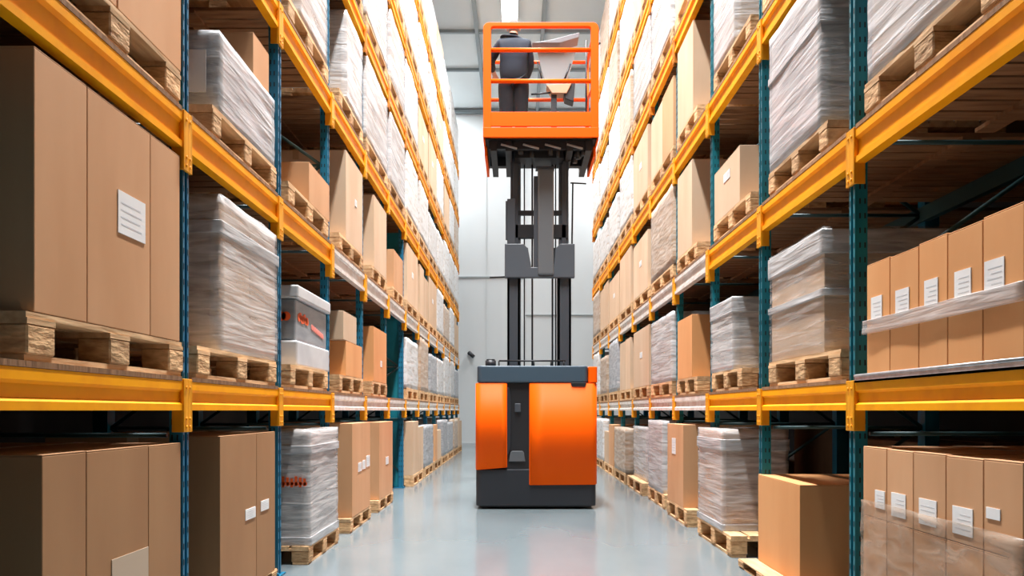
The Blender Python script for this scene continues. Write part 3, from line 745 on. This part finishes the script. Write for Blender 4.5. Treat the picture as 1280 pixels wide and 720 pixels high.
for x in (x0, x1 - .02): put('side_board', MB().box(x, x + .02, .03, CD + .02, zf - .02, zf + .28).mesh('sb', .003), ORANGE, cage)
for x in (x0 + .005, x1 - .035):     # side tongues hanging below
    put('hanger_plate', MB().box(x, x + .03, .25, CD, zf - .12, zf).mesh('hp', .003), ORANGE, cage)
put('cage_floor', MB().box(x0 + .02, x1 - .02, .02, CD + .03, zf + .0, zf + .035).mesh('cf'), BLACK, cage)
b = MB(); rr = random.Random(2)
b.box(x0 + .06, x1 - .06, .10, .16, zf - .09, zf); b.box(x0 + .06, x1 - .06, .62, .70, zf - .11, zf)
for x in (x0 + .08, x0 + .25, x0 + .95, x1 - .14): b.box(x, x + .07, .08, CD, zf - .12, zf)
b.box(x0 + .36, x0 + .92, .25, .60, zf - .14, zf)
for i in range(22):
    x = rr.uniform(x0 + .08, x1 - .12); y = rr.uniform(.1, .5); b.tube((x, y, zf - rr.uniform(.07, .17)), (x, y, zf), rr.uniform(.012, .03), 8)
put('underframe', b.mesh('uf'), BLACK, cage)
b = MB()
for i in range(4): b.tube((x0 + .2 + .25*i, .07, zf - .05), (x0 + .38 + .25*i, .07, zf - .10), .012, 6)
put('hose', b.mesh('h'), mat('grey hose', (.28, .29, .30), .4), cage)
# clear guard screen across the cage front
gm = bpy.data.materials.new('clear screen'); gm.use_nodes = True; nt = gm.node_tree
tr = nt.nodes.new('ShaderNodeBsdfTransparent'); gl = nt.nodes.new('ShaderNodeBsdfGlossy'); gl.inputs['Roughness'].default_value = .08; mx_ = nt.nodes.new('ShaderNodeMixShader'); mx_.inputs[0].default_value = .015
df = nt.nodes.new('ShaderNodeBsdfDiffuse'); df.inputs[0].default_value = (.8, .83, .85, 1); m2 = nt.nodes.new('ShaderNodeMixShader'); m2.inputs[0].default_value = .006
nt.links.new(tr.outputs[0], mx_.inputs[1]); nt.links.new(gl.outputs[0], mx_.inputs[2]); nt.links.new(mx_.outputs[0], m2.inputs[1]); nt.links.new(df.outputs[0], m2.inputs[2]); nt.links.new(m2.outputs[0], nt.nodes['Material Output'].inputs[0])
o = put('clear_screen', MB().box(x0 + .085, x1 - .085, .056, .060, cz_(138), ztop - .05).mesh('cs'), gm, cage); o['label'] = 'clear plastic screen'
# console at the front right of the cage
cy = .72
def kx(px): return cx_(px, cy)
def kz(py): return cz_(py, cy)
cons = put('console_post', MB().box(kx(689), kx(696), cy, cy + .06, zf + .03, kz(112)).mesh('cp', .006), CHAR, cage)
put('console_tray', MB().prism([(kx(683), kz(108)), (kx(690), kz(118)), (kx(708), kz(118)), (kx(714), kz(106))], lambda u, v, w: (u, w, v), cy - .04, cy + .12).mesh('ct', .004), TANP, cons)
put('control_housing', MB().prism([(kx(703), kz(110)), (kx(706), kz(124)), (kx(717), kz(128)), (kx(719), kz(103)), (kx(712), kz(103))], lambda u, v, w: (u, w, v), cy - .02, cy + .14).mesh('ch', .01), CHAR, cons)
put('document_board', MB().prism([(kx(672), kz(62)), (kx(720), kz(62)), (kx(712), kz(90)), (kx(706), kz(108)), (kx(684), kz(108)), (kx(677), kz(85))], lambda u, v, w: (u, w, v), cy + .05, cy + .07).mesh('db', .002), WHITEP, cons)
put('display_arm', MB().tube((kx(672), cy + .04, kz(75)), (kx(678), cy + .02, kz(100)), .010, 8).tube((kx(713), cy, kz(80)), (kx(704), cy, kz(104)), .013, 8).mesh('da'), CHAR, cons)
put('console_hood', MB().prism([(kx(665), kz(56)), (kx(690), kz(52)), (kx(724), kz(43)), (kx(723), kz(49)), (kx(700), kz(56))], lambda u, v, w: (u, w, v), cy - .05, cy + .16).mesh('hood', .004), mat('grey hood', (.20, .21, .23), .4), cons)
put('hand_grip', MB().tube((kx(664), cy, kz(118)), (kx(688), cy, kz(116)), .012, 8).mesh('hg'), CHAR, cons)
bar('vertical_rod', (cx_(733, .1), .12, cz_(160)), (cx_(733, .1), .12, cz_(44)), .011, CHAR)
bar('antenna', (x1, .3, ztop - .12), (x1 + .05, .3, ztop - .08), .012, CHAR)

# ------------------------------------------------------------------ the operator
FZ = zf + .036
PX, PY_ = cx_(642, .45) + TX, TY + .45
per = empty('person', (PX, PY_, FZ)); tag(per, 'person in a navy work jacket and trousers standing in the raised cage, seen from behind', 'person')
S = 1.56/1.75
def skin(name, joints, edges, m, parent, sub=2, root=0):
    me = bpy.data.meshes.new(name)
    me.from_pydata([Vector(j[:3])*S for j in joints], edges, [])
    o = put(name, me, m, parent)
    sm = o.modifiers.new('skin', 'SKIN'); sm.use_smooth_shade = True
    for i, j in enumerate(joints):
        r = j[3] if isinstance(j[3], tuple) else (j[3], j[3])
        me.skin_vertices[0].data[i].radius = (r[0]*S, r[1]*S)
        me.skin_vertices[0].data[i].use_root = (i == root)
    ss = o.modifiers.new('sub', 'SUBSURF'); ss.levels = sub; ss.render_levels = sub
    return o
# facing +Y, +X is the person's right
J = [(0, 0, .95, (.14, .10)), (0, .01, 1.18, (.13, .09)), (0, .0, 1.38, (.15, .10)), (0, .0, 1.47, .06), (0, .03, 1.53, .055), (0, .05, 1.60, (.068, .08)), (0, .05, 1.69, (.072, .085)), (0, .04, 1.745, (.045, .055)),
     (.09, 0, .86, .085), (.10, .02, .48, .055), (.11, -.01, .10, .042), (.12, .06, .04, .040), (.13, .17, .03, .032),
     (-.09, 0, .86, .085), (-.10, .02, .48, .055), (-.11, -.01, .10, .042), (-.12, .06, .04, .040), (-.13, .17, .03, .032),
     (.17, 0, 1.40, .055), (.21, .03, 1.14, .042), (.17, .26, 1.06, .034), (.16, .32, 1.06, (.030, .022)), (.155, .38, 1.05, (.032, .016)),
     (-.17, 0, 1.42, .055), (-.30, .05, 1.20, .042), (-.28, .28, 1.16, .034), (-.27, .34, 1.16, (.030, .022)), (-.265, .40, 1.15, (.032, .016))]
E = [(0,1),(1,2),(2,3),(3,4),(4,5),(5,6),(6,7),(0,8),(8,9),(9,10),(10,11),(11,12),(0,13),(13,14),(14,15),(15,16),(16,17),(2,18),(18,19),(19,20),(20,21),(21,22),(2,23),(23,24),(24,25),(25,26),(26,27)]
def fingers(J, E, base_i, sx):
    bx, by, bz, _ = J[base_i]
    for q, ln in zip((-.024, -.008, .008, .024), (.055, .065, .060, .048)):
        i = len(J); J += [(bx + q*1.1, by + .020, bz, .0085), (bx + q*1.3, by + .02 + ln*.55, bz - .006, .0082), (bx + q*1.3, by + .012 + ln*.75, bz - .035, .0075)]
        E += [(base_i, i), (i, i+1), (i+1, i+2)]
    i = len(J); J += [(bx + sx*.038, by - .025, bz - .008, .010), (bx + sx*.052, by + .01, bz - .02, .0085)]
    E += [(base_i - 1, i), (i, i+1)]
fingers(J, E, 22, -1); fingers(J, E, 27, 1)
skin('body', J, E, SKIN, per)
Jj = [(0, 0, .80, (.20, .150)), (0, .01, 1.10, (.205, .135)), (0, .0, 1.34, (.225, .135)), (0, .0, 1.44, (.15, .11)), (0, .03, 1.49, (.080, .080)),
      (.185, 0, 1.39, .080), (.225, .03, 1.14, .062), (.175, .24, 1.06, .048), (-.185, 0, 1.41, .080), (-.315, .05, 1.20, .064), (-.285, .26, 1.16, .048)]
Ej = [(0,1),(1,2),(2,3),(3,4),(2,5),(5,6),(6,7),(2,8),(8,9),(9,10)]
skin('jacket', Jj, Ej, NAVY, per)
Jt = [(0, 0, .98, (.165, .12)), (.095, 0, .86, .135), (.09, .02, .48, .105), (.11, -.01, .08, .070), (-.095, 0, .86, .135), (-.09, .02, .48, .105), (-.11, -.01, .08, .070)]
skin('trousers', Jt, [(0,1),(1,2),(2,3),(0,4),(4,5),(5,6)], NAVY2, per)
skin('hair', [(0, .015, 1.555, (.060, .050)), (0, .03, 1.60, (.076, .078)), (0, .03, 1.68, (.080, .088)), (0, .035, 1.745, (.055, .068))], [(0,1),(1,2),(2,3)], HAIR, per)
for sx in (-1, 1):
    bm = bmesh.new(); bmesh.ops.create_uvsphere(bm, u_segments=12, v_segments=8, radius=1)
    for v in bm.verts: v.co = Vector((v.co.x*.012 + sx*.082, v.co.y*.022 + .055, v.co.z*.034 + 1.635))*S
    me = bpy.data.meshes.new('ear'); bm.to_mesh(me); bm.free(); put('ear', me, SKIN, per)
b = MB()
for (xx, zz, w_, h_) in ((-.03, 1.655, .022, .010), (.03, 1.655, .022, .010)): b.box((xx - w_/2)*S, (xx + w_/2)*S, .128*S, .136*S, zz*S, (zz + h_)*S)
put('eye', b.mesh('eye', .003), mat('eye', (.05, .04, .04), .3), per)
put('nose', MB().tube((0, .125*S, 1.645*S), (0, .150*S, 1.612*S), .008, 8, r2=.014).mesh('nose'), SKIN, per)
put('mouth', MB().box(-.024*S, .024*S, .118*S, .132*S, 1.578*S, 1.586*S).mesh('mouth', .002), mat('lips', (.40, .15, .12), .5), per)
for sx in (-1, 1):
    b = MB().box(sx*.115*S - .045, sx*.115*S + .045, -.07*S, .24*S, .001, .09).mesh('shoe', .025, 3); put('shoe', b, BLACK, per)

# small wall lamp at the end of the left rack
r = empty('wall_bracket_lamp', (-1.46, YW - .01, 1.78 + H)); tag(r, 'small dark bracket lamp on the white end wall beside the left rack', 'lamp')
put('bracket', MB().box(-.06, .02, -.08, 0, -.03, .03).mesh('k', .006), CHAR, r); put('lamp_head', MB().tube((-.03, -.07, .05), (.13, -.12, -.10), .06, 14).mesh('k'), CHAR, r)

# ------------------------------------------------------------------ world, camera, view
wd = bpy.data.worlds.new('world'); bpy.context.scene.world = wd; wd.use_nodes = True
wd.node_tree.nodes['Background'].inputs[0].default_value = (.8, .85, .9, 1); wd.node_tree.nodes['Background'].inputs[1].default_value = .3
cd = bpy.data.cameras.new('camera'); cam = bpy.data.objects.new('camera', cd); C.objects.link(cam)
cam.location = (0, 0, H); cam.rotation_euler = (PI/2, 0, 0)
cd.sensor_width = 36; cd.lens = 890/1280*36; cd.shift_x = -5/1280; cd.shift_y = 153/1280; cd.clip_start = .05; cd.clip_end = 100
sc = bpy.context.scene; sc.camera = cam
sc.view_settings.view_transform = 'Standard'; sc.view_settings.look = 'None'; sc.view_settings.gamma = 1; sc.view_settings.use_curve_mapping = False
sc.view_settings.exposure = 0.5
